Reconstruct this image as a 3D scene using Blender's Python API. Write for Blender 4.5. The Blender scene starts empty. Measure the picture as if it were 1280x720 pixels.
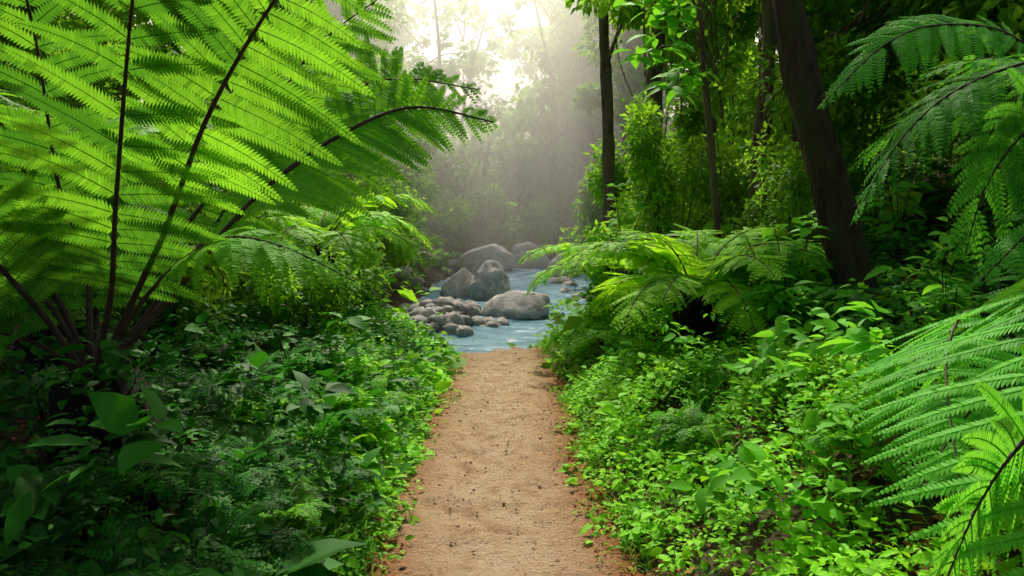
import bpy, math, numpy as np
from mathutils import noise as mn, Vector
R = np.random.default_rng(7)
scene = bpy.context.scene
def nrm(v):
    v = np.asarray(v, float)
    return v / np.maximum(np.linalg.norm(v, axis=-1, keepdims=True), 1e-9)
def smooth(a, b, x):
    t = np.clip((x - a) / (b - a), 0, 1); return t * t * (3 - 2 * t)

# ---------------------------------------------------------------- geometry accumulator
class Geo:
    def __init__(s): s.v = []; s.f = []; s.r = []; s.n = 0
    def add(s, v, f, r):
        s.v.append(np.asarray(v, np.float32)); s.f.append(np.asarray(f, np.int32) + s.n); s.r.append(np.asarray(r, np.float32)); s.n += len(v)
    def build(s, name, mat, smooth_shade=False, parent=None):
        v = np.concatenate(s.v); f = np.concatenate(s.f); r = np.concatenate(s.r)
        me = bpy.data.meshes.new(name)
        me.vertices.add(len(v)); me.vertices.foreach_set("co", v.ravel())
        me.loops.add(f.size); me.loops.foreach_set("vertex_index", f.ravel())
        me.polygons.add(len(f)); me.polygons.foreach_set("loop_start", np.arange(0, f.size, 3, dtype=np.int32))
        me.update(calc_edges=True)
        if smooth_shade: me.polygons.foreach_set("use_smooth", np.ones(len(f), bool))
        a = me.attributes.new("rnd", 'FLOAT', 'POINT'); a.data.foreach_set("value", r)
        me.materials.append(mat)
        ob = bpy.data.objects.new(name, me); scene.collection.objects.link(ob)
        if parent: ob.parent = parent
        return ob
def empty(name, loc=(0, 0, 0)):
    e = bpy.data.objects.new(name, None); e.empty_display_size = .2; scene.collection.objects.link(e); return e

# templates: (along, side, normal)
T_SIMPLE = (np.array([[0,0,0],[.42,.5,.06],[.42,-.5,.06],[.45,0,0],[1,0,-.12]]), np.array([[0,3,1],[0,2,3],[3,4,1],[3,2,4]]))
T_OVATE = (np.array([[0,0,0],[.14,.3,.04],[.14,-.3,.04],[.4,.5,.06],[.4,-.5,.06],[.7,.33,.0],[.7,-.33,.0],[1,0,-.16],[.4,0,.0],[.7,0,-.05]]),
           np.array([[0,8,1],[0,2,8],[1,8,3],[2,4,8],[3,8,9],[3,9,5],[4,9,8],[4,6,9],[5,9,7],[6,7,9]]))
T_PINN = (np.array([[0,.5,0],[0,-.5,0],[.6,.4,0],[.6,-.4,0],[1,.0,-.06]]), np.array([[0,1,3],[0,3,2],[2,3,4]]))
T_BLADE = (np.array([[0,.5,0],[0,-.5,0],[.4,.45,.08],[.4,-.45,.08],[.75,.3,0],[.75,-.3,0],[1,0,-.2]]), np.array([[0,1,3],[0,3,2],[2,3,5],[2,5,4],[4,5,6]]))
def leaves(g, P, D, N, L, W, r, tmpl=T_SIMPLE):
    P = np.asarray(P, float); n = len(P); D = nrm(D); N = N - (N * D).sum(1, keepdims=True) * D; N = nrm(N); S = np.cross(D, N)
    L = np.broadcast_to(L, (n,)); W = np.broadcast_to(W, (n,)); r = np.broadcast_to(r, (n,))
    tv, tf = tmpl; k = len(tv)
    V = P[:, None] + D[:, None] * (tv[None, :, 0:1] * L[:, None, None]) + S[:, None] * (tv[None, :, 1:2] * W[:, None, None]) + N[:, None] * (tv[None, :, 2:3] * L[:, None, None])
    F = tf[None] + (np.arange(n) * k)[:, None, None]
    g.add(V.reshape(-1, 3), F.reshape(-1, 3), np.repeat(r, k))
def tube(g, pts, rad, sides=6, r=.5, rough=0.0):
    pts = np.asarray(pts, float); n = len(pts); rad = np.broadcast_to(rad, (n,))
    T = nrm(np.gradient(pts, axis=0)); ref = np.array([0.31, .92, .1]) if abs(T[:, 2]).mean() > .5 else np.array([0.05, 0.1, 1.])
    A = nrm(np.cross(T, ref)); B = np.cross(T, A); th = np.linspace(0, 2 * np.pi, sides, endpoint=False)
    rr = rad[:, None] * np.ones(sides)
    if rough:
        ln = np.concatenate([[0], np.cumsum(np.linalg.norm(np.diff(pts, axis=0), axis=1))])
        rr = rr * (1 + rough * np.array([[mn.noise(Vector((math.cos(t) * 1.3, math.sin(t) * 1.3, q * 1.2 + rad[0] * 37))) + .45 * mn.noise(Vector((math.cos(t) * 4, math.sin(t) * 4, q * 2.0))) + .3 * mn.noise(Vector((math.cos(t) * 9, math.sin(t) * 9, q * 5))) for t in th] for q in ln]))
    V = pts[:, None] + A[:, None] * (np.cos(th)[None, :, None] * rr[..., None]) + B[:, None] * (np.sin(th)[None, :, None] * rr[..., None])
    i, j = np.meshgrid(np.arange(n - 1), np.arange(sides), indexing='ij'); a = (i * sides + j).ravel(); b = (i * sides + (j + 1) % sides).ravel()
    F = np.concatenate([np.stack([a, b, b + sides], 1), np.stack([a, b + sides, a + sides], 1)])
    g.add(V.reshape(-1, 3), F, np.full(n * sides, r))
def spline(ctrl, n):
    c = np.asarray(ctrl, float); c = np.vstack([2 * c[0] - c[1], c, 2 * c[-1] - c[-2]]); m = len(c) - 3
    t = np.linspace(0, m - 1e-6, n); i = t.astype(int); u = (t - i)[:, None]; p0, p1, p2, p3 = c[i], c[i + 1], c[i + 2], c[i + 3]
    return .5 * ((2 * p1) + (-p0 + p2) * u + (2 * p0 - 5 * p1 + 4 * p2 - p3) * u * u + (-p0 + 3 * p1 - 3 * p2 + p3) * u ** 3)

# ---------------------------------------------------------------- materials
def mat(name):
    m = bpy.data.materials.new(name); m.use_nodes = True; nt = m.node_tree; nt.nodes.clear()
    return m, nt, nt.nodes, nt.links
def leaf_mat(name, dark, light, trans, tfac=.45, rough=.6, spec=.12, patch=.7):
    m, nt, N, L = mat(name)
    out = N.new('ShaderNodeOutputMaterial'); at = N.new('ShaderNodeAttribute'); at.attribute_name = 'rnd'
    geo = N.new('ShaderNodeNewGeometry'); ns = N.new('ShaderNodeTexNoise'); ns.inputs['Scale'].default_value = patch; ns.inputs['Detail'].default_value = 1
    L.new(geo.outputs['Position'], ns.inputs['Vector'])
    ad = N.new('ShaderNodeMath'); ad.operation = 'MULTIPLY_ADD'; L.new(ns.outputs[0], ad.inputs[0]); ad.inputs[1].default_value = 1.3; ad.inputs[2].default_value = -.65
    ad2 = N.new('ShaderNodeMath'); ad2.operation = 'ADD'; ad2.use_clamp = True; L.new(ad.outputs[0], ad2.inputs[0]); L.new(at.outputs['Fac'], ad2.inputs[1])
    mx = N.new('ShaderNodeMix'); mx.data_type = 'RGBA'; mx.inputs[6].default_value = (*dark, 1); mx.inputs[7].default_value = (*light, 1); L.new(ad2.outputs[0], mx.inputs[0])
    p = N.new('ShaderNodeBsdfPrincipled'); p.inputs['Roughness'].default_value = rough; p.inputs['Specular IOR Level'].default_value = spec
    L.new(mx.outputs[2], p.inputs['Base Color'])
    mt = N.new('ShaderNodeMix'); mt.data_type = 'RGBA'; mt.inputs[6].default_value = (trans[0] * .25, trans[1] * .36, trans[2] * .5, 1); mt.inputs[7].default_value = (*trans, 1); L.new(ad2.outputs[0], mt.inputs[0])
    tr = N.new('ShaderNodeBsdfTranslucent'); L.new(mt.outputs[2], tr.inputs['Color'])
    ms = N.new('ShaderNodeMixShader'); ms.inputs[0].default_value = tfac; L.new(p.outputs[0], ms.inputs[1]); L.new(tr.outputs[0], ms.inputs[2]); L.new(ms.outputs[0], out.inputs[0])
    return m
def surf_mat(name, cols, scale=3, rough=.9, bump=.5, bscale=12, bdist=.03, detail=8, spec=.3, stretch=(1, 1, 1)):
    m, nt, N, L = mat(name)
    out = N.new('ShaderNodeOutputMaterial'); p = N.new('ShaderNodeBsdfPrincipled'); L.new(p.outputs[0], out.inputs[0])
    p.inputs['Roughness'].default_value = rough; p.inputs['Specular IOR Level'].default_value = spec
    tc = N.new('ShaderNodeTexCoord'); mp = N.new('ShaderNodeMapping'); mp.inputs['Scale'].default_value = stretch; L.new(tc.outputs['Object'], mp.inputs[0])
    ns = N.new('ShaderNodeTexNoise'); ns.inputs['Scale'].default_value = scale; ns.inputs['Detail'].default_value = detail; ns.inputs['Roughness'].default_value = .65; L.new(mp.outputs[0], ns.inputs['Vector'])
    cr = N.new('ShaderNodeValToRGB'); L.new(ns.outputs[0], cr.inputs[0]); e = cr.color_ramp.elements
    pos = np.linspace(.3, .7, len(cols))
    e[0].position = pos[0]; e[0].color = (*cols[0], 1); e[1].position = pos[-1]; e[1].color = (*cols[-1], 1)
    for i in range(1, len(cols) - 1):
        x = e.new(pos[i]); x.color = (*cols[i], 1)
    L.new(cr.outputs[0], p.inputs['Base Color'])
    n2 = N.new('ShaderNodeTexNoise'); n2.inputs['Scale'].default_value = bscale; n2.inputs['Detail'].default_value = 6; n2.inputs['Roughness'].default_value = .7; L.new(mp.outputs[0], n2.inputs['Vector'])
    b = N.new('ShaderNodeBump'); b.inputs['Strength'].default_value = bump; b.inputs['Distance'].default_value = bdist; L.new(n2.outputs[0], b.inputs['Height']); L.new(b.outputs[0], p.inputs['Normal'])
    return m, nt, N, L, cr, p
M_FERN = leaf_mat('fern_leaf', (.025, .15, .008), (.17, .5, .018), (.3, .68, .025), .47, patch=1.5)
M_FERN_SUNLIT = leaf_mat('fern_leaf_sunlit', (.06, .24, .008), (.28, .62, .02), (.5, .88, .03), .5, patch=1.5)  # yellower, brighter copy of the fern leaf; sunlight put into the colour
M_FERN_SHADE = leaf_mat('fern_leaf_shade', (.008, .07, .006), (.05, .28, .014), (.08, .4, .015), .35, patch=1.5)  # dark fern leaf for the left foreground, shade painted into its colour
M_FERN_DEEP = leaf_mat('fern_leaf_deep', (.03, .2, .012), (.13, .53, .03), (.26, .75, .04), .45)
M_COVER = leaf_mat('ground_cover_leaf', (.045, .22, .006), (.24, .65, .014), (.4, .8, .025), .35, patch=1.3)
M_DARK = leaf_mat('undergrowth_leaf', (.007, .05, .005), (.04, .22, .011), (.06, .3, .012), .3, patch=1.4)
M_TREE = leaf_mat('tree_leaf', (.025, .13, .008), (.2, .47, .02), (.4, .74, .03), .48, patch=.5)
M_BROAD = leaf_mat('broad_leaf', (.05, .26, .01), (.16, .54, .025), (.32, .8, .035), .45)
M_GRASS = leaf_mat('grass_blade', (.05, .2, .008), (.22, .52, .025), (.28, .6, .03), .35)
M_LITTER = leaf_mat('dead_leaf', (.08, .03, .012), (.42, .18, .05), (.25, .1, .03), .15, rough=.7, spec=.1, patch=8)
M_STEM = surf_mat('fern_stalk', [(.012, .008, .005), (.08, .045, .018)], 12, .75, .6, 60, .004)[0]
M_BARK = surf_mat('bark', [(.022, .017, .01), (.12, .075, .04), (.07, .12, .018)], 9, .95, 1, 22, .12, detail=12, stretch=(1, 1, .3))[0]
M_BARKP = surf_mat('pale_bark', [(.05, .03, .018), (.22, .14, .08), (.1, .13, .035)], 8, .95, 1, 18, .08, detail=10, stretch=(1, 1, .25))[0]
M_FIBRE = surf_mat('fern_trunk_fibre', [(.006, .005, .004), (.03, .02, .012)], 20, .95, 1, 30, .04, stretch=(1, 1, .3))[0]
M_GROUND = surf_mat('forest_soil', [(.025, .02, .01), (.075, .045, .02), (.04, .08, .018)], 4, .95, .8, 25, .03)[0]

# ---------------------------------------------------------------- terrain
RIV = np.array([(-14, 9.5), (-7, 11.2), (-2.5, 12.2), (-.3, 13.2), (.35, 17), (.6, 21), (1.2, 26), (4, 31), (12, 37), (30, 42)], float)
def rivdist(x, y):
    d = np.full(np.shape(x), 1e9)
    for a, b in zip(RIV[:-1], RIV[1:]):
        ab = b - a; t = np.clip(((x - a[0]) * ab[0] + (y - a[1]) * ab[1]) / (ab @ ab), 0, 1)
        d = np.minimum(d, np.hypot(x - a[0] - t * ab[0], y - a[1] - t * ab[1]))
    return d
def pathc(y): return -.01 - .036 * (np.asarray(y, float) - 3.5) + .07 * np.sin(np.asarray(y) * .95 + .3)
def H0(x, y):
    x = np.asarray(x, float); y = np.asarray(y, float)
    u = x - pathc(np.clip(y, -3, 10))
    h = .30 * np.clip(u - .75, 0, 8) + .12 * smooth(.6, .95, u) + .14 * np.clip(-u - .75, 0, 9) + .07 * smooth(.6, .95, -u)
    h += .22 * np.clip(y - 29, 0, 20)
    h += .05 * np.sin(x * 1.7 + .4 * y) * np.sin(y * 1.3) * smooth(.8, 1.6, abs(u)) + .25 * np.sin(x * .5 + 2) * np.sin(y * .4) * smooth(2, 5, abs(u))
    d = rivdist(x, y); k = smooth(1.6, 4.4, d)
    return h * k + (-1.0) * (1 - smooth(1.4, 4.1, d))
def H(x, y):
    x = np.asarray(x, float); y = np.asarray(y, float)
    u = np.abs(x - pathc(np.clip(y, -3, 10)))
    return H0(x, y) - .05 * (1 - smooth(.5, .72, u)) * (y < 9.6)
xs = np.concatenate([np.linspace(-150, -13, 14), np.linspace(-12, -2.5, 50), np.linspace(-2.4, 2.4, 81), np.linspace(2.5, 12, 50), np.linspace(13, 150, 14)])
ys = np.concatenate([np.linspace(-60, -4, 10), np.linspace(-3, 13, 170), np.linspace(13.2, 34, 90), np.linspace(35, 250, 26)])
X, Y = np.meshgrid(xs, ys); Z = H(X, Y)
def gridmesh(name, X, Y, Z, m, sm=True):
    g = Geo(); ny, nx = X.shape; i = np.arange(ny * nx).reshape(ny, nx); a = i[:-1, :-1].ravel(); b = i[:-1, 1:].ravel(); c = i[1:, 1:].ravel(); d = i[1:, :-1].ravel()
    g.add(np.stack([X, Y, Z], -1).reshape(-1, 3), np.concatenate([np.stack([a, b, c], 1), np.stack([a, c, d], 1)]), np.zeros(nx * ny)); return g.build(name, m, sm)
gridmesh('ground', X, Y, Z, M_GROUND)

# path
M_PATH, nt, N, L, cr, p = surf_mat('sandy_dirt', [(.5, .3, .17), (.74, .52, .32), (.84, .67, .48)], 6, .95, 1, 55, .09, detail=15, spec=.08)
tc = N.new('ShaderNodeTexCoord')
vo = N.new('ShaderNodeTexVoronoi'); vo.inputs['Scale'].default_value = 46; L.new(tc.outputs['Object'], vo.inputs['Vector'])
vr = N.new('ShaderNodeMapRange'); vr.inputs[1].default_value = .12; vr.inputs[2].default_value = .4; vr.inputs[3].default_value = .85; vr.inputs[4].default_value = 0; L.new(vo.outputs['Distance'], vr.inputs[0])
n3 = N.new('ShaderNodeTexNoise'); n3.inputs['Scale'].default_value = 7; n3.inputs['Detail'].default_value = 6; L.new(tc.outputs['Object'], n3.inputs['Vector'])
m3 = N.new('ShaderNodeMapRange'); m3.inputs[1].default_value = .45; m3.inputs[2].default_value = .65; L.new(n3.outputs[0], m3.inputs[0])
mu = N.new('ShaderNodeMath'); mu.operation = 'MULTIPLY'; L.new(vr.outputs[0], mu.inputs[0]); L.new(m3.outputs[0], mu.inputs[1])
mxp = N.new('ShaderNodeMix'); mxp.data_type = 'RGBA'; L.new(mu.outputs[0], mxp.inputs[0]); L.new(cr.outputs[0], mxp.inputs[6]); mxp.inputs[7].default_value = (.25, .11, .05, 1)
at = N.new('ShaderNodeAttribute'); at.attribute_name = 'rnd'
n4 = N.new('ShaderNodeTexNoise'); n4.inputs['Scale'].default_value = 6; n4.inputs['Detail'].default_value = 9; n4.inputs['Roughness'].default_value = .78; L.new(tc.outputs['Object'], n4.inputs['Vector'])
mm = N.new('ShaderNodeMath'); mm.operation = 'MULTIPLY_ADD'; L.new(n4.outputs[0], mm.inputs[0]); mm.inputs[1].default_value = 1.7; L.new(at.outputs['Fac'], mm.inputs[2])
mr = N.new('ShaderNodeMapRange'); mr.inputs[1].default_value = 1.0; mr.inputs[2].default_value = 1.65; L.new(mm.outputs[0], mr.inputs[0])
mx2 = N.new('ShaderNodeMix'); mx2.data_type = 'RGBA'; L.new(mr.outputs[0], mx2.inputs[0]); L.new(mxp.outputs[2], mx2.inputs[6]); mx2.inputs[7].default_value = (.45, .17, .055, 1)
L.new(mx2.outputs[2], p.inputs['Base Color'])
py = np.linspace(-2.5, 9.5, 680); pu = np.linspace(-1, 1, 76)
PY, PU = np.meshgrid(py, pu, indexing='ij')
wob = np.array([[mn.noise(Vector((s * 5, y * 1.1, 0))) * .14 + mn.noise(Vector((s * 9, y * 5, 3))) * .08 for y in py] for s in (-1, 1)])
half = .66 + np.where(PU < 0, wob[0][:, None], wob[1][:, None])
PX = pathc(PY) + PU * half
bump = np.array([[mn.fractal(Vector((x * 4, y * 4, 1)), .6, 2.1, 6) for x, y in zip(rx, ry)] for rx, ry in zip(PX, PY)])
PZ = H0(PX, PY) + .004 + .024 * bump - .02 * (1 - np.clip(abs(PU), 0, .5) * 2) - .04 * smooth(.9, 1, abs(PU))
g = Geo(); ny, nx = PX.shape; ii = np.arange(ny * nx).reshape(ny, nx); a, b, c, d = ii[:-1, :-1].ravel(), ii[:-1, 1:].ravel(), ii[1:, 1:].ravel(), ii[1:, :-1].ravel()
g.add(np.stack([PX, PY, PZ], -1).reshape(-1, 3), np.concatenate([np.stack([a, b, c], 1), np.stack([a, c, d], 1)]), (abs(PU) ** 2.0).ravel())
g.build('dirt_path', M_PATH, True)

# river
m, nt, N, L = mat('river_water'); out = N.new('ShaderNodeOutputMaterial'); p = N.new('ShaderNodeBsdfPrincipled'); L.new(p.outputs[0], out.inputs[0])
p.inputs['Roughness'].default_value = .22; p.inputs['IOR'].default_value = 1.33; p.inputs['Specular IOR Level'].default_value = .35
tc = N.new('ShaderNodeTexCoord'); mp = N.new('ShaderNodeMapping'); mp.inputs['Scale'].default_value = (.7, 1.1, 1); L.new(tc.outputs['Object'], mp.inputs[0])
ns = N.new('ShaderNodeTexNoise'); ns.inputs['Scale'].default_value = 2.6; ns.inputs['Detail'].default_value = 9; ns.inputs['Roughness'].default_value = .72; ns.inputs['Distortion'].default_value = 1.0; L.new(mp.outputs[0], ns.inputs['Vector'])
cr = N.new('ShaderNodeValToRGB'); L.new(ns.outputs[0], cr.inputs[0]); e = cr.color_ramp.elements
e[0].position = .4; e[0].color = (.09, .25, .32, 1); e[1].position = .66; e[1].color = (.82, .9, .94, 1); x = e.new(.56); x.color = (.2, .43, .52, 1)
L.new(cr.outputs[0], p.inputs['Base Color'])
b = N.new('ShaderNodeBump'); b.inputs['Strength'].default_value = .8; b.inputs['Distance'].default_value = .12; L.new(ns.outputs[0], b.inputs['Height']); L.new(b.outputs[0], p.inputs['Normal'])
wx, wy = np.meshgrid(np.linspace(-14, 14, 160), np.linspace(8.5, 38, 170))
WZ = -.55 + .03 * np.sin(wx * 3 + wy * 2) * np.sin(wy * 4 - wx) + .012 * np.clip(wy - 15, 0, 20)
gridmesh('river', wx, wy, WZ, m)

# rocks
M_ROCK, nt, N, L, cr, p = surf_mat('river_stone', [(.34, .31, .27), (.66, .61, .54), (.82, .78, .7)], 5, .8, 1, 14, .07, detail=12)
M_ROCKD, *_ = surf_mat('wet_stone', [(.15, .14, .12), (.4, .37, .32), (.62, .57, .5)], 6, .65, .8, 14, .05)
import bmesh
def rock_arr(seed, sub=3):
    bm = bmesh.new(); bmesh.ops.create_icosphere(bm, subdivisions=sub, radius=1)
    v = np.array([x.co[:] for x in bm.verts]); f = np.array([[q.index for q in t.verts] for t in bm.faces]); bm.free()
    dd = np.array([mn.noise(Vector(q) * .9 + Vector((seed * 3.1, 0, seed))) * .45 + mn.noise(Vector(q) * 2.2 + Vector((seed, 5, 0))) * .16 + mn.noise(Vector(q) * 5 + Vector((0, seed, 0))) * .06 for q in v])
    v = v * (1 + dd)[:, None]
    rg = np.random.default_rng(seed)
    for _ in range(5):   # planar facets
        n_ = nrm(rg.normal(size=3)); s = v @ n_; lim = .72 + .12 * rg.random(); v = v - np.outer(np.clip(s - lim, 0, None) * .8, n_)
    return v, f
BLD = [(.16, 15.7, -.45, .68, .6, .42), (-.52, 18.4, -.3, .5, .5, .62), (-1.25, 18.9, -.38, .45, .4, .5), (-.75, 25, -.2, .95, .7, .7), (.6, 26.5, -.35, .75, .6, .75), (1.5, 23.5, -.25, .55, .5, .5)]
for i, (x, y, z, a, b_, c_) in enumerate(BLD):
    v, f = rock_arr(11 + i, 4); g = Geo(); th = i * 1.3
    v = np.stack([v[:, 0] * math.cos(th) - v[:, 1] * math.sin(th), v[:, 0] * math.sin(th) + v[:, 1] * math.cos(th), v[:, 2]], 1) * np.array([a, b_, c_])
    g.add(v + np.array([x, y, z]), f, np.zeros(len(v))); g.build('boulder', M_ROCK, True)
g = Geo(); g2 = Geo()
base = [rock_arr(60 + k, 2) for k in range(10)]
def rocks(gg, n, fx, fy, smin, smax, zoff=lambda x, y: 0):
    for _ in range(n):
        x, y = fx(), fy(); s = R.uniform(smin, smax); v, f = base[R.integers(10)]; th = R.uniform(0, 6.3)
        v = np.stack([v[:, 0] * math.cos(th) - v[:, 1] * math.sin(th), v[:, 0] * math.sin(th) + v[:, 1] * math.cos(th), v[:, 2] * R.uniform(.55, .9)], 1) * s
        z = max(float(H(x, y)), -.6) + s * .2 + zoff(x, y)
        gg.add(v + np.array([x, y, z]), f, np.zeros(len(v)))
pile = lambda x, y: R.uniform(0, .38) * math.exp(-((x + 1.35) / .6) ** 2 - ((y - 15) / 1.8) ** 2)
rocks(g, 170, lambda: -1.3 + R.normal(0, .38), lambda: R.uniform(13.3, 17.0), .08, .22, pile)
rocks(g, 14, lambda: R.normal(-.4, .2), lambda: R.uniform(14.2, 15.2), .07, .16)
rocks(g, 40, lambda: R.choice([R.uniform(-3, -1), R.uniform(1.2, 2.2)]), lambda: R.uniform(16, 27), .12, .35)
g.build('river_rocks', M_ROCKD, True)
rocks(g2, 26, lambda: R.uniform(-.95, .45), lambda: R.uniform(8.8, 10.4), .03, .11)
off = 26
rocks(g2, 600, lambda: 0, lambda: 2.4 + 6.8 * R.random() ** 1.5, .003, .011)
for k in range(off, len(g2.v)):
    yy = g2.v[k][:, 1].mean(); u = R.choice([-1, 1]) * .68 * R.random() ** .6; g2.v[k][:, 0] += pathc(yy) + u; g2.v[k][:, 2] += .047
g2.build('path_stones', surf_mat('path_stone', [(.2, .12, .07), (.5, .35, .23)], 9, .9, .5, 30, .01)[0], True)

# ---------------------------------------------------------------- ferns
def frond(gl, gs, ctrl, side, plen=.5, pairs=26, start=.25, droop=.25, pw=.06, spacing=.016, rad=.012, tone=.5, ang=(12, 45), rib=True):
    pts = spline(ctrl, 60); T = nrm(np.gradient(pts, axis=0)); side = np.asarray(side, float)
    tube(gs, pts[::2], np.linspace(rad, rad * .2, 30), 6)
    for t in np.linspace(start, .99, pairs):
        i = min(int(t * 59), 58); P = pts[i]; Tt = T[i]; S = nrm(side - (side @ Tt) * Tt); Nn = np.cross(S, Tt)
        u = (t - start) / (1 - start); prof = min(1, (u + .14) / .38) ** .7 * (1 - u ** 1.7) ** .8 + .05
        for sd in (-1, 1):
            pl = plen * prof * R.uniform(.84, 1.08)
            if R.random() < .03: continue
            a = math.radians(ang[0] + (ang[1] - ang[0]) * u + R.normal(0, 4)); D = nrm(sd * S * math.cos(a) + Tt * math.sin(a) + Nn * R.normal(0, .1))
            m_ = max(int(pl / spacing), 4); s = np.linspace(.03, 1, m_)
            dr = droop * R.uniform(.4, 1.6)
            C = P + D * (s * pl)[:, None] + np.array([0, 0, -1.]) * (dr * pl * s ** 2)[:, None]
            Dt = nrm(np.gradient(C, axis=0)); Wd = nrm(np.cross(Nn, Dt)); Np = np.cross(Dt, Wd)
            w = pw * (.35 + .65 * prof) * (1 - s ** 2.2) ** .7 + .004
            w = w * np.minimum(1, .5 + s * 6)
            rr = np.clip(tone + R.normal(0, .2) + R.normal(0, .08, m_), 0, 1)
            for s2 in (-1, 1):
                PD = nrm(s2 * Wd * .92 + Dt * .42 + np.array([0, 0, -.12]))
                leaves(gl, C, PD, Np + R.normal(0, .18, (m_, 3)), w, spacing * 1.0 * (pl / spacing / m_) , rr, T_PINN)
            if rib: tube(gl, C[::max(1, m_ // 6)], np.linspace(.0028, .0008, len(C[::max(1, m_ // 6)])), 3, min(1, tone + .3))
def arc(base_, az, el0, bend, L_, n=7, twist=0):
    p_ = [np.array(base_, float)]
    for k in range(n - 1):
        t = k / (n - 2); el = math.radians(el0 - bend * t); a2 = az + twist * t; step = L_ / (n - 1)
        p_.append(p_[-1] + step * np.array([math.cos(el) * math.cos(a2), math.cos(el) * math.sin(a2), math.sin(el)]))
    return p_
def fern(name, base_, nf, L_, el=(45, 75), bend=(70, 110), plen=None, pairs=24, trunk=0, m=None, tone=.5, spacing=.02, pw=.05, extra=None, az=None, rib=True, rad=.012, droop=.25):
    e = empty(name); gl, gs = Geo(), Geo(); b0 = np.array(base_, float)
    plen = plen or L_ * .26
    for k in range(nf):
        a = (az[0] + (az[1] - az[0]) * (k + R.random()) / nf) if az else 2 * math.pi * (k + R.uniform(-.3, .3)) / nf
        c_ = arc(b0, a, R.uniform(*el), R.uniform(*bend), L_ * R.uniform(.8, 1.1), twist=R.normal(0, .15))
        frond(gl, gs, c_, (-math.sin(a), math.cos(a), R.normal(0, .12)), plen, pairs, .22, droop, pw, spacing, rad, np.clip(tone + R.normal(0, .12), .05, .95), rib=rib)
    for fr in (extra or []): frond(gl, gs, **fr)
    if trunk:
        z0 = float(H(b0[0], b0[1])) - .15; zz = np.linspace(z0, b0[2] + .04, 14); tt = (zz - z0) / (zz[-1] - z0)
        gt = Geo(); tube(gt, np.stack([b0[0] + .04 * np.sin(tt * 3), b0[1] + 0 * tt, zz], 1), trunk * (1.25 - .35 * tt), 16, rough=.7)
        n_ = 160; th = R.uniform(0, 6.28, n_); hh = R.uniform(z0, b0[2], n_)   # old leaf bases and fibres
        O = np.stack([np.cos(th), np.sin(th), 0 * th], 1)
        leaves(gt, np.stack([b0[0] + 0 * th, b0[1] + 0 * th, hh], 1) + O * trunk * .8, O * .5 + np.array([0, 0, 1.]) * R.choice([-1, 1], n_, p=[.6, .4])[:, None] + R.normal(0, .3, (n_, 3)), O, R.uniform(.12, .4, n_), R.uniform(.01, .035, n_), .3, T_BLADE)
        gt.build('trunk', M_FIBRE, True, e)
    gl.build('fronds', m or M_FERN, False, e); gs.build('stalks', M_STEM, True, e)
    return e
C0 = (-1.88, 3.5, .84)
hero = [
 dict(ctrl=[C0, (-1.75,3.45,1.25), (-1.63,3.3,1.67), (-1.38,3.0,2.42), (-1.03,2.5,2.85)], side=(1,.05,-.1), plen=.56, pairs=20, start=.3, spacing=.014, pw=.058, droop=.14, tone=.35, rad=.017, ang=(5,40)),
 dict(ctrl=[C0, (-1.5,3.4,1.5), (-1.19,3.2,2.02), (-.83,3.0,2.44), (-.45,2.7,2.68)], side=(1,.1,-.5), plen=.54, pairs=19, start=.36, spacing=.014, pw=.058, droop=.15, tone=.6, rad=.017, ang=(5,40)),
 dict(ctrl=[C0, (-1.57,3.8,1.29), (-1.25,4.0,1.71), (-.91,4.3,2.02), (-.55,4.6,2.2), (-.08,4.9,2.14)], side=(.25,.6,.75), plen=.5, pairs=38, start=.3, spacing=.015, pw=.058, droop=.15, tone=1, rad=.024),
 dict(ctrl=[C0, (-1.6,4.0,1.4), (-1.3,4.4,1.95), (-1.0,4.8,2.3), (-.7,5.2,2.45), (-.2,5.5,2.42)], side=(.25,.7,.65), plen=.55, pairs=34, start=.35, spacing=.016, pw=.058, droop=.2, tone=1, rad=.018),
 dict(ctrl=[C0, (-1.57,3.4,1.26), (-1.23,3.3,1.50), (-.96,3.3,1.48), (-.63,3.3,1.32)], side=(0,1,.25), plen=.3, pairs=24, start=.35, spacing=.014, pw=.05, droop=.45, tone=1, rad=.012),
 dict(ctrl=[C0, (-2.0,3.8,1.3), (-2.14,3.8,1.71), (-2.1,3.6,2.4), (-2.0,3.2,2.96)], side=(1,.2,.1), plen=.56, pairs=20, start=.3, spacing=.015, pw=.058, droop=.15, tone=.2, rad=.016),
 dict(ctrl=[C0, (-2.0,3.4,1.15), (-2.15,3.3,1.42), (-2.3,3.0,1.85), (-2.4,2.6,2.1)], side=(.8,.5,-.5), plen=.5, pairs=18, start=.35, spacing=.015, pw=.06, droop=.2, tone=.15, rad=.018),
 dict(ctrl=[C0, (-1.7,3.9,1.4), (-1.47,4.3,1.89), (-1.09,4.5,2.5), (-.72,4.7,2.85)], side=(1,.1,-.4), plen=.6, pairs=22, start=.35, spacing=.016, pw=.06, droop=.15, tone=.75, rad=.016),
 dict(ctrl=[C0, (-2.05,3.4,1.05), (-2.25,3.2,1.15), (-2.5,2.9,1.2)], side=(.3,.9,.2), plen=.4, pairs=18, start=.5, spacing=.016, pw=.05, droop=.3, tone=.35, rad=.014),
]
fern('tree_fern', C0, 3, 1.8, az=(1.9, 3.4), el=(65, 80), bend=(60, 90), plen=.5, trunk=.17, extra=hero, spacing=.017, pw=.055, tone=.3, rad=.016)
fern('tree_fern', (-3.1, 5.3, 1.3), 9, 2.4, el=(60, 82), bend=(70, 105), plen=.6, pairs=24, trunk=.16, spacing=.024, pw=.06, tone=.5, rib=False, rad=.016)
fern('tree_fern', (-2.0, 8.3, 1.1), 12, 1.6, el=(45, 78), bend=(80, 120), plen=.42, pairs=24, trunk=.13, m=M_FERN_SUNLIT, spacing=.026, pw=.06, tone=.85, rib=False)
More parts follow.
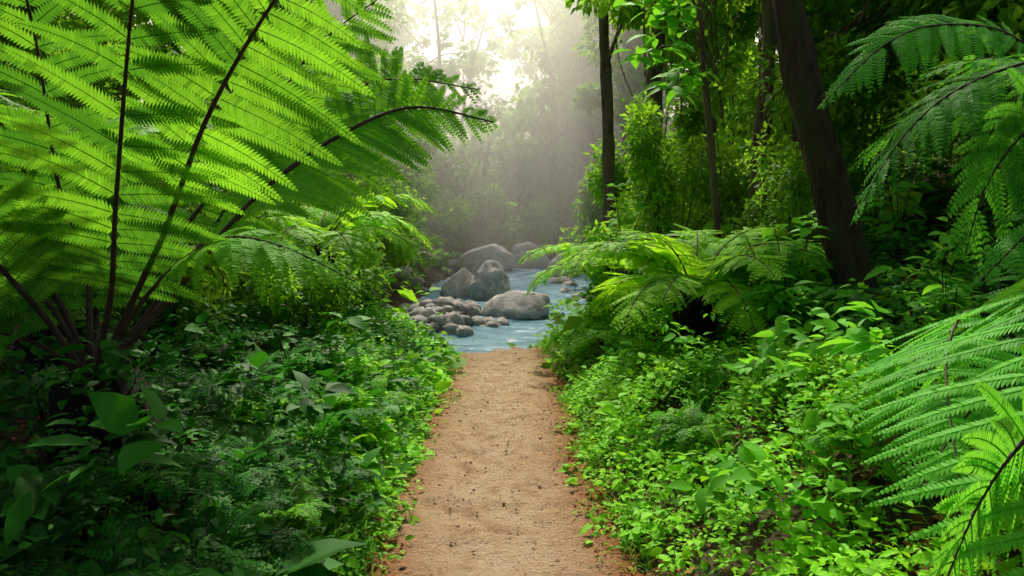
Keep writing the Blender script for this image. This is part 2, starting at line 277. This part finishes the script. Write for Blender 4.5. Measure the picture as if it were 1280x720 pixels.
fern('tree_fern', (1.55, 6.7, .72), 20, 1.5, el=(42, 80), bend=(75, 105), plen=.40, pairs=26, trunk=.17, m=M_FERN_SUNLIT, spacing=.02, pw=.055, tone=.8, rib=False)
fern('tree_fern', (1.1, 8.6, .8), 10, 1.3, el=(35, 70), bend=(80, 110), plen=.36, pairs=24, trunk=.13, m=M_FERN_SUNLIT, spacing=.024, pw=.055, tone=.7, rib=False)
right = [
 dict(ctrl=[(3.3,4.3,2.0),(2.95,4.1,2.3),(2.61,4,2.36),(2.17,4,2.2),(1.89,4,1.92),(1.71,4,1.57)], side=(.15,.85,.3), plen=.42, pairs=26, start=.25, spacing=.017, pw=.055, droop=.5, tone=.45),
 dict(ctrl=[(3.3,4.2,1.8),(2.8,3.9,2.12),(2.45,3.8,2.02),(2.22,3.75,1.75),(2.1,3.7,1.4)], side=(.9,.25,.2), plen=.42, pairs=22, start=.25, spacing=.017, pw=.055, droop=.45, tone=.5),
 dict(ctrl=[(3.5,4.9,2.1),(3.1,5,2.65),(2.6,5,2.74),(2.25,5,2.6),(1.9,5,2.25)], side=(.1,.7,.55), plen=.42, pairs=26, start=.25, spacing=.018, pw=.055, droop=.3, tone=.75),
 dict(ctrl=[(3.3,4.0,1.7),(2.8,3.7,1.75),(2.4,3.6,1.58),(2.05,3.5,1.3)], side=(.2,.9,.4), plen=.3, pairs=20, start=.3, spacing=.017, pw=.045, droop=.3, tone=.9),
]
fern('tree_fern', (3.35, 4.3, 1.75), 6, 1.8, el=(50, 80), bend=(70, 100), plen=.45, trunk=.15, m=M_FERN_DEEP, extra=right, spacing=.02, pw=.05, tone=.4)
near = [
 dict(ctrl=[(2.3,3.1,.75),(2.2,3.1,1.15),(1.95,2.9,1.36),(1.6,2.4,1.24),(1.3,1.9,.95),(1.15,1.6,.6)], side=(-.9,.12,-.42), plen=.66, pairs=22, start=.3, spacing=.0125, pw=.042, droop=.12, tone=.95, ang=(0,30)),
 dict(ctrl=[(2.3,3.1,.75),(2.1,3.3,1.1),(1.85,3.2,1.22),(1.55,2.8,1.08),(1.35,2.3,.75)], side=(-.9,.12,-.42), plen=.55, pairs=20, start=.3, spacing=.0125, pw=.042, droop=.15, tone=.8, ang=(0,30)),
 dict(ctrl=[(2.3,3.1,.75),(1.9,2.5,1.1),(1.35,2.0,1.08),(1.13,1.87,.92),(.96,1.75,.66)], side=(-.7,-.5,.35), plen=.34, pairs=25, start=.3, spacing=.0115, pw=.034, droop=.2, tone=.9, ang=(5,40)),
 dict(ctrl=[(2.3,3.1,.75),(1.95,2.9,1.0),(1.6,2.7,.95),(1.3,2.5,.7)], side=(-.3,.9,.2), plen=.3, pairs=22, start=.3, spacing=.013, pw=.034, droop=.3, tone=.8),
]
fern('fern', (2.3, 3.1, .75), 6, 1.3, el=(50, 75), bend=(60, 100), az=(-.8, 1.6), plen=.34, m=M_FERN_DEEP, extra=near, spacing=.016, pw=.035, tone=.6, rad=.008)
for (x, y, L_, tn) in [(-1.35,3.6,.6,.35),(-1.1,4.4,.5,.4),(-1.6,4.7,.7,.3),(-2.2,3.0,.6,.2),(-1.15,2.9,.5,.3),(-1.3,6.2,.55,.5),(-1.6,3.1,.75,.1),(-.98,5.4,.4,.5),(-2.4,6.2,.8,.4),(1.2,5.2,.4,.6),(1.75,4.6,.5,.5),(2.5,5.6,.6,.4),(2.1,3.9,.45,.5),(.85,7.4,.5,.8),(-1.4,7.6,.6,.8),(-1.7,5.6,.7,.4),(-.95,3.9,.35,.4),(-1.9,4.2,.8,.2),(1.0,4.3,.3,.6),(-1.3,2.5,.5,.1),(1.15,6.2,.45,.8),(1.5,3.4,.4,.7),(-1.0,3.3,.32,.6),(-1.2,5.0,.45,.6)]:
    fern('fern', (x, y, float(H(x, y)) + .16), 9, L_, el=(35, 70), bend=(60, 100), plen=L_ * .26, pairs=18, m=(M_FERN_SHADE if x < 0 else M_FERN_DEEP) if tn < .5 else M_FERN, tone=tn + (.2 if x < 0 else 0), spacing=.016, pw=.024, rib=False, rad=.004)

# ---------------------------------------------------------------- ground cover, undergrowth
def cover(name, m, n, xf, yf, size, height, k=7, tone=.5, tmpl=T_OVATE, spread=.09, patchy=0.):
    g = Geo(); x = xf(n); y = yf(n)
    u = x - pathc(np.clip(y, -3, 10)); edge = np.array([mn.noise(Vector((np.sign(q) * 4, b * 1.6, 5))) for q, b in zip(u, y)])
    lim = .56 + .24 * edge + .04 * np.sin(y * 9 + np.sign(u) * 2) + R.normal(0, .07, n) + np.where(u > 0, .1 * smooth(4.2, 2.8, y), 0)
    keep = (np.abs(u) > lim) | (y > 9.6); keep &= rivdist(x, y) > 2.6
    keep &= ~((np.abs(u) < .45) & (y < 10.6))
    if patchy: keep &= np.array([mn.noise(Vector((a * 2.2, b * 2.2, 9))) for a, b in zip(x, y)]) > R.uniform(-.6, patchy, n)
    x, y, u = x[keep], y[keep], u[keep]; n = len(x)
    mound = np.array([mn.noise(Vector((a * 1.6, b * 1.6, 2))) for a, b in zip(x, y)])
    hh = height * (.4 + 1.5 * np.clip(mound + .3, 0, 1)) * smooth(.42, 1.1, np.abs(u)) + .02
    top = R.uniform(.25, 1, n) ** .6 * hh; z = H(x, y)
    x = np.repeat(x, k); y = np.repeat(y, k); z = np.repeat(z + top, k); n2 = len(x); frac = np.repeat(top / np.maximum(hh, .01), k)
    th = R.uniform(0, 6.283, n2); r = R.uniform(0, spread, n2)
    P = np.stack([x + r * np.cos(th), y + r * np.sin(th), z + R.normal(0, .03, n2)], 1)
    D = np.stack([np.cos(th), np.sin(th), R.normal(.05, .4, n2)], 1)
    Nn = np.stack([R.normal(0, .4, n2), R.normal(-.1, .4, n2), np.ones(n2)], 1)
    L_ = size * R.uniform(.6, 1.25, n2) * np.repeat(np.exp(R.normal(0, .4, n)), k)
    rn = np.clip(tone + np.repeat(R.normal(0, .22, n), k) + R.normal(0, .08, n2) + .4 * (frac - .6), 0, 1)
    leaves(g, P, D, Nn, L_, L_ * R.uniform(.35, .8, n)[np.repeat(np.arange(n), k)], rn, tmpl); return g.build(name, m)
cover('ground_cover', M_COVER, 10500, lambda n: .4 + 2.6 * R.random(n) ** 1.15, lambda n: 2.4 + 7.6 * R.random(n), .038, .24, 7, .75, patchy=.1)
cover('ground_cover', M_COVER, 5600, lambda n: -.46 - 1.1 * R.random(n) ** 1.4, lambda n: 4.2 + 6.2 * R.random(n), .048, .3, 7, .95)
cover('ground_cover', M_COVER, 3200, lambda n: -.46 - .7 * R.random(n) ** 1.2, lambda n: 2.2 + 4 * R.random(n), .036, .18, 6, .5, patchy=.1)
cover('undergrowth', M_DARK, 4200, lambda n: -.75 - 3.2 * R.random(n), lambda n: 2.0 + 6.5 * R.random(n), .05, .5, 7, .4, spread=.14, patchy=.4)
cover('undergrowth', M_BROAD, 420, lambda n: .9 + 2.2 * R.random(n), lambda n: 3 + 6 * R.random(n), .085, .42, 7, .5, spread=.08)
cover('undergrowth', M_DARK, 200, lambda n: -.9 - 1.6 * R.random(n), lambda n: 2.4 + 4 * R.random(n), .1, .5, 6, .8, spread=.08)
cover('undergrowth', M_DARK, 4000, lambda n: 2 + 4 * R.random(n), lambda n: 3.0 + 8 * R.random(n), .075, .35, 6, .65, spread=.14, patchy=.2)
cover('undergrowth', M_TREE, 7500, lambda n: R.uniform(-9, 9, n), lambda n: 7.5 + 22 * R.random(n), .15, .7, 5, .6, T_SIMPLE, .25)

# grass tufts
g = Geo()
tufts = [(-.85,3.5,90,.32),(-.95,3.9,60,.32),(-1.1,3.1,70,.34),(-.8,4.5,40,.22),(-.75,6.5,60,.25),(-.95,8.5,90,.3),(.75,8.7,90,.32),(.62,7.9,60,.25),(-.8,7.5,60,.25),(.8,3.3,25,.16),(.95,5.4,20,.2),(-.95,9.2,90,.3),(.5,9.1,80,.3)]
for yy in np.arange(2.4, 9.4, .05):
    for sd in (-1, 1):
        if R.random() < .75: tufts.append((float(pathc(yy)) + sd * (.6 + R.normal(0, .09) + (.1 if sd > 0 and yy < 4 else 0)), yy, int(R.integers(6, 20)), R.uniform(.06, .22)))
for _ in range(60): tufts.append((R.uniform(.9, 2.3), R.uniform(2.8, 8.5), int(R.integers(8, 20)), R.uniform(.25, .45)))
for _ in range(30): tufts.append((R.uniform(-2, -.8), R.uniform(2.5, 8.5), int(R.integers(8, 20)), R.uniform(.25, .5)))
for (cx, cy, n_, L_) in tufts:
    th = R.uniform(0, 6.28, n_); sp = .1 if n_ > 24 else .045; P = np.stack([cx + R.normal(0, sp, n_), cy + R.normal(0, sp * 1.5, n_), 0 * th], 1); P[:, 2] = H(P[:, 0], P[:, 1])
    D = np.stack([np.cos(th) * .7, np.sin(th) * .7, R.uniform(.5, 1.6, n_)], 1); Nn = np.stack([-np.cos(th), -np.sin(th), .8 + 0 * th], 1)
    leaves(g, P, D, Nn, L_ * R.uniform(.5, 1.2, n_), .007, R.uniform(.2, .9, n_), T_BLADE)
g.build('grass', M_GRASS)

# leaf litter
g = Geo()
def litter(n, x, y, s=(.02, .05), tone=.5, zo=.03):
    th = R.uniform(0, 6.28, n); z = H0(x, y) + zo * R.uniform(.1, 1, n)
    L_ = R.uniform(*s, n)
    leaves(g, np.stack([x, y, z], 1), np.stack([np.cos(th), np.sin(th), R.normal(0, .2, n)], 1), np.stack([R.normal(0, .3, n), R.normal(0, .3, n), np.ones(n)], 1), L_, L_ * R.uniform(.4, .65, n), np.clip(R.normal(tone, .25, n), 0, 1), T_OVATE)
y = R.uniform(2.3, 9, 2400); litter(2400, pathc(y) + .64 + .1 * smooth(4.5, 2.8, y) + R.normal(0, .11, 2400), y, (.012, .045), tone=.6)
y = R.uniform(2.3, 9, 1000); litter(1000, pathc(y) - .61 + R.normal(0, .09, 1000), y, (.012, .04), tone=.55)
y = R.uniform(2.3, 9, 260); litter(260, pathc(y) + R.uniform(-.6, .6, 260), y, (.008, .03), .25, .012)
litter(9000, R.uniform(1.3, 6, 9000), R.uniform(2.5, 11, 9000), (.04, .1), .35, .06)
litter(4500, R.uniform(-4.5, -1, 4500), R.uniform(2, 9, 4500), (.04, .09), .15, .06)
g.build('leaf_litter', M_LITTER)

# ---------------------------------------------------------------- shrubs / broadleaf plants
def clump(g, c, rad, n, size, tone, tmpl=T_SIMPLE, hang=.35, sub=14):
    c = np.array(c, float); rad = np.array(rad, float)
    sc = nrm(R.normal(size=(sub, 3))) * (R.random(sub) ** .4)[:, None] * rad + c; ss = R.uniform(.22, .42, sub); st = R.normal(0, .18, sub)
    idx = R.integers(sub, size=n); o = nrm(R.normal(size=(n, 3))); rr = R.random(n) ** .45
    P = sc[idx] + o * rr[:, None] * ss[idx][:, None] * rad
    D = nrm(o + R.normal(0, .5, (n, 3)) + np.array([0, 0, -hang])); Nn = nrm(np.array([0, 0, 1.]) + o * .5 + R.normal(0, .35, (n, 3)))
    L_ = size * R.uniform(.6, 1.3, n)
    leaves(g, P, D, Nn, L_, L_ * R.uniform(.42, .62, n), np.clip(tone + st[idx] + R.normal(0, .1, n), 0, 1), tmpl)
    return sc
def shrub(name, x, y, h, w, n, size, tone=.5, m=None, tmpl=T_SIMPLE, sub=14):
    e = empty(name); z = float(H(x, y)); g = Geo(); gs = Geo(); sc = clump(g, (x, y, z + h * .55), (w, w, h * .5), n, size, tone, tmpl, sub=sub)
    for s in sc[:8]: tube(gs, spline([(x + R.normal(0, .05), y, z - .05), ((x + s[0]) / 2 + R.normal(0, .05), (y + s[1]) / 2, z + (s[2] - z) * .6), s], 7), np.linspace(.014, .004, 7), 5)
    g.build('leaves', m or M_TREE, False, e); gs.build('stems', M_BARK, True, e)
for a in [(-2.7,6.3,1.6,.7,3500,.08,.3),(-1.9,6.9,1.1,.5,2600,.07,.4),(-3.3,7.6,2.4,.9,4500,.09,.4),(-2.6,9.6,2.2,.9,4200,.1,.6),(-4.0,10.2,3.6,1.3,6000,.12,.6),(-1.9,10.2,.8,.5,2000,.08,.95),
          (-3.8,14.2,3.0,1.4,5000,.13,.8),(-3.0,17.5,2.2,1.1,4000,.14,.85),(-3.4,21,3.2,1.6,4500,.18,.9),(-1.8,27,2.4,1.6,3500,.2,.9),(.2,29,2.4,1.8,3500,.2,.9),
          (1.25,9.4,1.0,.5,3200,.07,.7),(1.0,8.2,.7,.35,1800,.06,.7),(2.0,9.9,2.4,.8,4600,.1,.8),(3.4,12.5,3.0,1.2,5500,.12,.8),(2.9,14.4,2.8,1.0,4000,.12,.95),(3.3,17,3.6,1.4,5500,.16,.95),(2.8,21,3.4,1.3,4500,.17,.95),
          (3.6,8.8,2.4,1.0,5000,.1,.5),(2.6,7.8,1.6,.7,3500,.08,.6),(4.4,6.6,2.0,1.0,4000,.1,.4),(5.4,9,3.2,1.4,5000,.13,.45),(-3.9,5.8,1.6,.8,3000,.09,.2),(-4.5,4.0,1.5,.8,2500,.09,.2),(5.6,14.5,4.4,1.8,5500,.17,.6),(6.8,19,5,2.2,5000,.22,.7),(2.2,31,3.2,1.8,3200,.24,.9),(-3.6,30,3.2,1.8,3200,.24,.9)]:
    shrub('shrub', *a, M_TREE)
def sapling(x, y, h, n, size, tone):
    e = empty('sapling'); z = float(H(x, y)); g, gs = Geo(), Geo()
    for s in range(n):
        a = R.uniform(0, 6.28); lean = R.uniform(.1, .45); hh = h * R.uniform(.6, 1.1)
        pts = spline([(x, y, z - .03), (x + lean * .3 * math.cos(a), y + lean * .3 * math.sin(a), z + hh * .5), (x + lean * hh * math.cos(a), y + lean * hh * math.sin(a), z + hh)], 14)
        tube(gs, pts, np.linspace(.009, .003, 14), 5)
        k = 22; t = R.uniform(.35, 1, k); P = pts[(t * 13).astype(int)]; th = R.uniform(0, 6.28, k)
        D = np.stack([np.cos(th), np.sin(th), R.normal(-.05, .25, k)], 1); Nn = np.stack([R.normal(0, .25, k), R.normal(-.2, .25, k), np.ones(k)], 1)
        L_ = size * R.uniform(.6, 1.2, k); leaves(g, P + D * .03, D, Nn, L_, L_ * .5, np.clip(R.normal(tone, .15, k), 0, 1), T_OVATE)
    g.build('leaves', M_BROAD, False, e); gs.build('stems', M_BARK, True, e)
for a in [(1.95,5.6,.85,6,.14,.7),(2.15,6.1,1.2,6,.14,.75),(1.75,6.0,.7,4,.13,.8),(2.9,5.4,.8,4,.13,.5),(2.55,4.6,.55,3,.13,.7),(-1.5,5.6,.6,4,.1,.2),(1.3,9.3,1.5,5,.16,.7),(-2.9,4.2,.7,4,.13,.1),(3.3,6.8,1.4,5,.15,.4),(-1.25,3.2,.35,3,.11,.1),(-1.7,2.7,.4,4,.12,.1)]: sapling(*a)

# ---------------------------------------------------------------- trees
def tree(pts, r0, crown, n, size, tone=.5, bark=None, limbs=5, rad=(1.2, 1.2, .9), leafm=None, tmpl=T_SIMPLE):
    e = empty('tree'); K = 110; P = spline(pts, K); g, gl = Geo(), Geo(); f = np.linspace(0, 1, K)
    tube(g, P, r0 * (1 - .65 * f) * (1 + .5 * np.exp(-f * 22)), 28, rough=.42)
    for c_ in crown:
        c_ = np.array(c_, float); i = min(range(34, K - 1), key=lambda q: abs(P[q][2] - (c_[2] - 1.0)))
        mid = (P[i] + c_) / 2 + np.array([0, 0, .25]); tube(g, spline([P[i], mid, c_], 10), np.linspace(r0 * .35, r0 * .08, 10), 7, rough=.3)
        sc = clump(gl, c_, rad, n, size, tone + R.normal(0, .08), tmpl)
        for s in sc[:6]: tube(g, spline([c_, (c_ + s) / 2 + R.normal(0, .1, 3), s], 6), np.linspace(r0 * .1, .006, 6), 5)
    g.build('trunk', bark or M_BARK, True, e); gl.build('crown', leafm or M_TREE, False, e)
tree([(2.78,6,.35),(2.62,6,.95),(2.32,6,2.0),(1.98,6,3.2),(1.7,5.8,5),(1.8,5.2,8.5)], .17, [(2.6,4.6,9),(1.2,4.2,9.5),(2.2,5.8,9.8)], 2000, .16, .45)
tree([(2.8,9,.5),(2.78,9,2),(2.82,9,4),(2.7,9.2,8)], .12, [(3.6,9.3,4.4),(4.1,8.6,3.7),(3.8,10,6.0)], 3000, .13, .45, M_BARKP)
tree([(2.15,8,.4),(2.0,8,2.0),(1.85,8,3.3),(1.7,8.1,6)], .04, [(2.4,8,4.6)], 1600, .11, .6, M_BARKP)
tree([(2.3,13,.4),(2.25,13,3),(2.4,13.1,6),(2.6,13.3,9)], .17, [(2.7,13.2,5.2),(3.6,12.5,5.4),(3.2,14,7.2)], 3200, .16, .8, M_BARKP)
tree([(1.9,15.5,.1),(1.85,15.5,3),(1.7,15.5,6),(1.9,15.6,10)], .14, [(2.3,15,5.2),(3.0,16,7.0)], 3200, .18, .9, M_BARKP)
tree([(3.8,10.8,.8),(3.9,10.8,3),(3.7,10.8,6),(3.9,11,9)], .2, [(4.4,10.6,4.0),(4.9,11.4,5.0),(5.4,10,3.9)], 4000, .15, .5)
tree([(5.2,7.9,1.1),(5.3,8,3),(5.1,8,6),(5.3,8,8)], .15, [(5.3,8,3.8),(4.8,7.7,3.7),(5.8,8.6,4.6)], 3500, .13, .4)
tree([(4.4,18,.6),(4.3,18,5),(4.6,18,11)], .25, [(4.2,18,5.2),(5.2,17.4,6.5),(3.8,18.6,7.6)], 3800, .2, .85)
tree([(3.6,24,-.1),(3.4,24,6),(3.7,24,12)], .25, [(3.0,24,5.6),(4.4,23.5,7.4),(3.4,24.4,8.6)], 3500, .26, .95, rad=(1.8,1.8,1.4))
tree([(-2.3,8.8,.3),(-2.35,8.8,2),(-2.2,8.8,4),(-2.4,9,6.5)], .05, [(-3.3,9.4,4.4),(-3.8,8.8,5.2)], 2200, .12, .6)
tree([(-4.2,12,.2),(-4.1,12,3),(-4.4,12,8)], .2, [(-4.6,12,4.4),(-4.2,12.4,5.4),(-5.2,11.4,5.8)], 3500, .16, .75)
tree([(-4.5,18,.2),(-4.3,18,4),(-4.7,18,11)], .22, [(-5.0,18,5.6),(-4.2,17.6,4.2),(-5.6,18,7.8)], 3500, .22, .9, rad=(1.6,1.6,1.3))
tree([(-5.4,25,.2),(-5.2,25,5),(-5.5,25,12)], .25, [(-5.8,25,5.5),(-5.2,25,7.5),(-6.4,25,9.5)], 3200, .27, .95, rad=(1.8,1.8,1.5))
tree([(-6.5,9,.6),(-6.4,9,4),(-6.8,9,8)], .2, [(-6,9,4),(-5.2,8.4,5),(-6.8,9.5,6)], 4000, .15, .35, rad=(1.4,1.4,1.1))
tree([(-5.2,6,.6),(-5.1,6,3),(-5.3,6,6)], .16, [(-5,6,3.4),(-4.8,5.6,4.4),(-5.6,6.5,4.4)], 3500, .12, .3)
# far tree line beyond the stream; the stream valley itself (x about -5..1) is open
e = empty('background_trees'); g, gl = Geo(), Geo()
for _ in range(58):
    x = R.uniform(-26, 26); y = R.uniform(30, 46); z = float(H(x, y)); h = R.uniform(7, 12)
    valley = -4.6 < x < 2.0
    if valley: h = R.uniform(2.6, 4.6)
    tube(g, spline([(x, y, z - .3), (x + R.normal(0, .3), y, z + h * .5), (x + R.normal(0, .5), y, z + h * .9)], 10), np.linspace(.2, .05, 10), 8)
    for _k in range(4 if valley else 6): clump(gl, (x + R.normal(0, 1.2), y + R.normal(0, 1.2), z + h * R.uniform(.1, 1.0)), (1.6, 1.6, 1.2), 420, .42, R.uniform(.6, .95), sub=9)
for (x, y, h) in [(-3.4,31,11),(-2.0,34,8),(1.5,32,11)]:
    z = float(H(x, y)); top = np.array([x + R.normal(0, .5), y, z + h]); tube(g, spline([(x, y, z - .3), (x + R.normal(0, .3), y, z + h * .5), top], 12), np.linspace(.12, .03, 12), 8)
    for _k in range(14):
        hh = R.uniform(.35, 1); a = R.uniform(0, 6.28); s = np.array([x, y, z + h * hh]); t_ = s + np.array([math.cos(a) * R.uniform(.8, 1.8), math.sin(a), R.uniform(.3, 1.3)])
        tube(g, spline([s, (s + t_) / 2 + np.array([0, 0, .2]), t_], 6), np.linspace(.035, .008, 6), 5)
        clump(gl, t_, (.8, .8, .5), 130, .26, .95, sub=5)
g.build('trunks', M_BARKP, True, e); gl.build('crowns', M_TREE, False, e)

# hanging vines
g, gl = Geo(), Geo()
for _ in range(46):
    x = R.uniform(1.5, 5.5); y = R.uniform(7.5, 13); z1 = R.uniform(4.5, 7); z0 = R.uniform(1.6, 3.4)
    dx = R.normal(0, .25)
    pts = spline([(x, y, z1), (x + dx, y, (z0 + z1) / 2), (x + R.normal(0, .12), y, z0)], 16); tube(g, pts, R.uniform(.006, .014), 5)
    k = 45; P = pts[R.integers(0, 16, k)] + R.normal(0, .05, (k, 3)); D = R.normal(0, 1, (k, 3)) + np.array([0, 0, -.8]); leaves(gl, P, D, R.normal(0, 1, (k, 3)) + np.array([0, -.5, .8]), R.uniform(.05, .1, k), .045, R.uniform(.2, .6, k))
e = empty('hanging_vines'); g.build('stems', M_BARKP, True, e); gl.build('leaves', M_TREE, False, e)
e = empty('tree_branch'); g, gl = Geo(), Geo()
for (cx, cz, yy) in [(1.15,3.0,7.4),(1.35,3.35,7.5),(1.0,3.45,7.3),(1.5,2.75,7.6),(1.2,3.75,7.4)]:
    pts = spline([(1.95,8.0,2.9+.25*(cz-3)), ((1.95+cx)/2,7.8,cz+.15), (cx,yy,cz)], 10); tube(g, pts, np.linspace(.014,.004,10), 5)
    k = 26; P = pts[R.integers(4, 10, k)] + R.normal(0, .07, (k, 3)); th = R.uniform(0, 6.28, k); D = np.stack([np.cos(th), np.sin(th), R.normal(-.2,.3,k)], 1)
    leaves(gl, P, D, np.stack([R.normal(0,.3,k), R.normal(-.4,.3,k), np.ones(k)], 1), R.uniform(.14,.28,k), .12, R.uniform(.6,1,k), T_OVATE)
g.build('limbs', M_BARKP, True, e); gl.build('leaves', M_BROAD, False, e)

# ---------------------------------------------------------------- mist (a real scattering volume over the stream)
def mist(loc, rad, dens, g_=.6):
    bm = bmesh.new(); bmesh.ops.create_icosphere(bm, subdivisions=4, radius=1); me = bpy.data.meshes.new('mist'); bm.to_mesh(me); bm.free()
    ob = bpy.data.objects.new('mist', me); scene.collection.objects.link(ob); ob.location = loc; ob.scale = rad
    m, nt, N, L = mat('mist'); o = N.new('ShaderNodeOutputMaterial'); s = N.new('ShaderNodeVolumeScatter'); s.inputs['Color'].default_value = (1, .99, .82, 1); s.inputs['Density'].default_value = dens; s.inputs['Anisotropy'].default_value = g_
    L.new(s.outputs[0], o.inputs['Volume']); me.materials.append(m); m.cycles.volume_sampling = 'DISTANCE'
mist((-1.0, 27.5, 4.8), (6.6, 13, 7.0), .046)

# ---------------------------------------------------------------- light, sky, camera
EL, AZ = math.radians(45), math.radians(-3)      # sun ahead of the camera, slightly left
w = bpy.data.worlds.new('World'); scene.world = w; w.use_nodes = True; nt = w.node_tree
sk = nt.nodes.new('ShaderNodeTexSky'); sk.sky_type = 'NISHITA'; sk.sun_disc = False; sk.sun_elevation = EL; sk.sun_rotation = AZ; sk.dust_density = 8; sk.air_density = 1
nt.links.new(sk.outputs[0], nt.nodes['Background'].inputs[0]); nt.nodes['Background'].inputs[1].default_value = .15
sd = bpy.data.lights.new('sun', 'SUN'); sd.energy = 5; sd.angle = math.radians(2); sd.color = (1, .94, .76)
so = bpy.data.objects.new('sun', sd); scene.collection.objects.link(so)
dirv = Vector((math.sin(AZ) * math.cos(EL), math.cos(AZ) * math.cos(EL), math.sin(EL))); so.rotation_euler = dirv.to_track_quat('Z', 'Y').to_euler(); so.location = dirv * 40
cd = bpy.data.cameras.new('camera'); cd.lens = 28; cd.clip_end = 1000; co = bpy.data.objects.new('camera', cd); scene.collection.objects.link(co)
co.location = (0, 0, 1.65); co.rotation_euler = (math.radians(90 - 5.97), 0, 0); scene.camera = co
scene.view_settings.view_transform = 'Standard'; scene.view_settings.look = 'None'; scene.view_settings.exposure = 0
print('VERTS', sum(len(o.data.vertices) for o in scene.objects if o.type == 'MESH'))
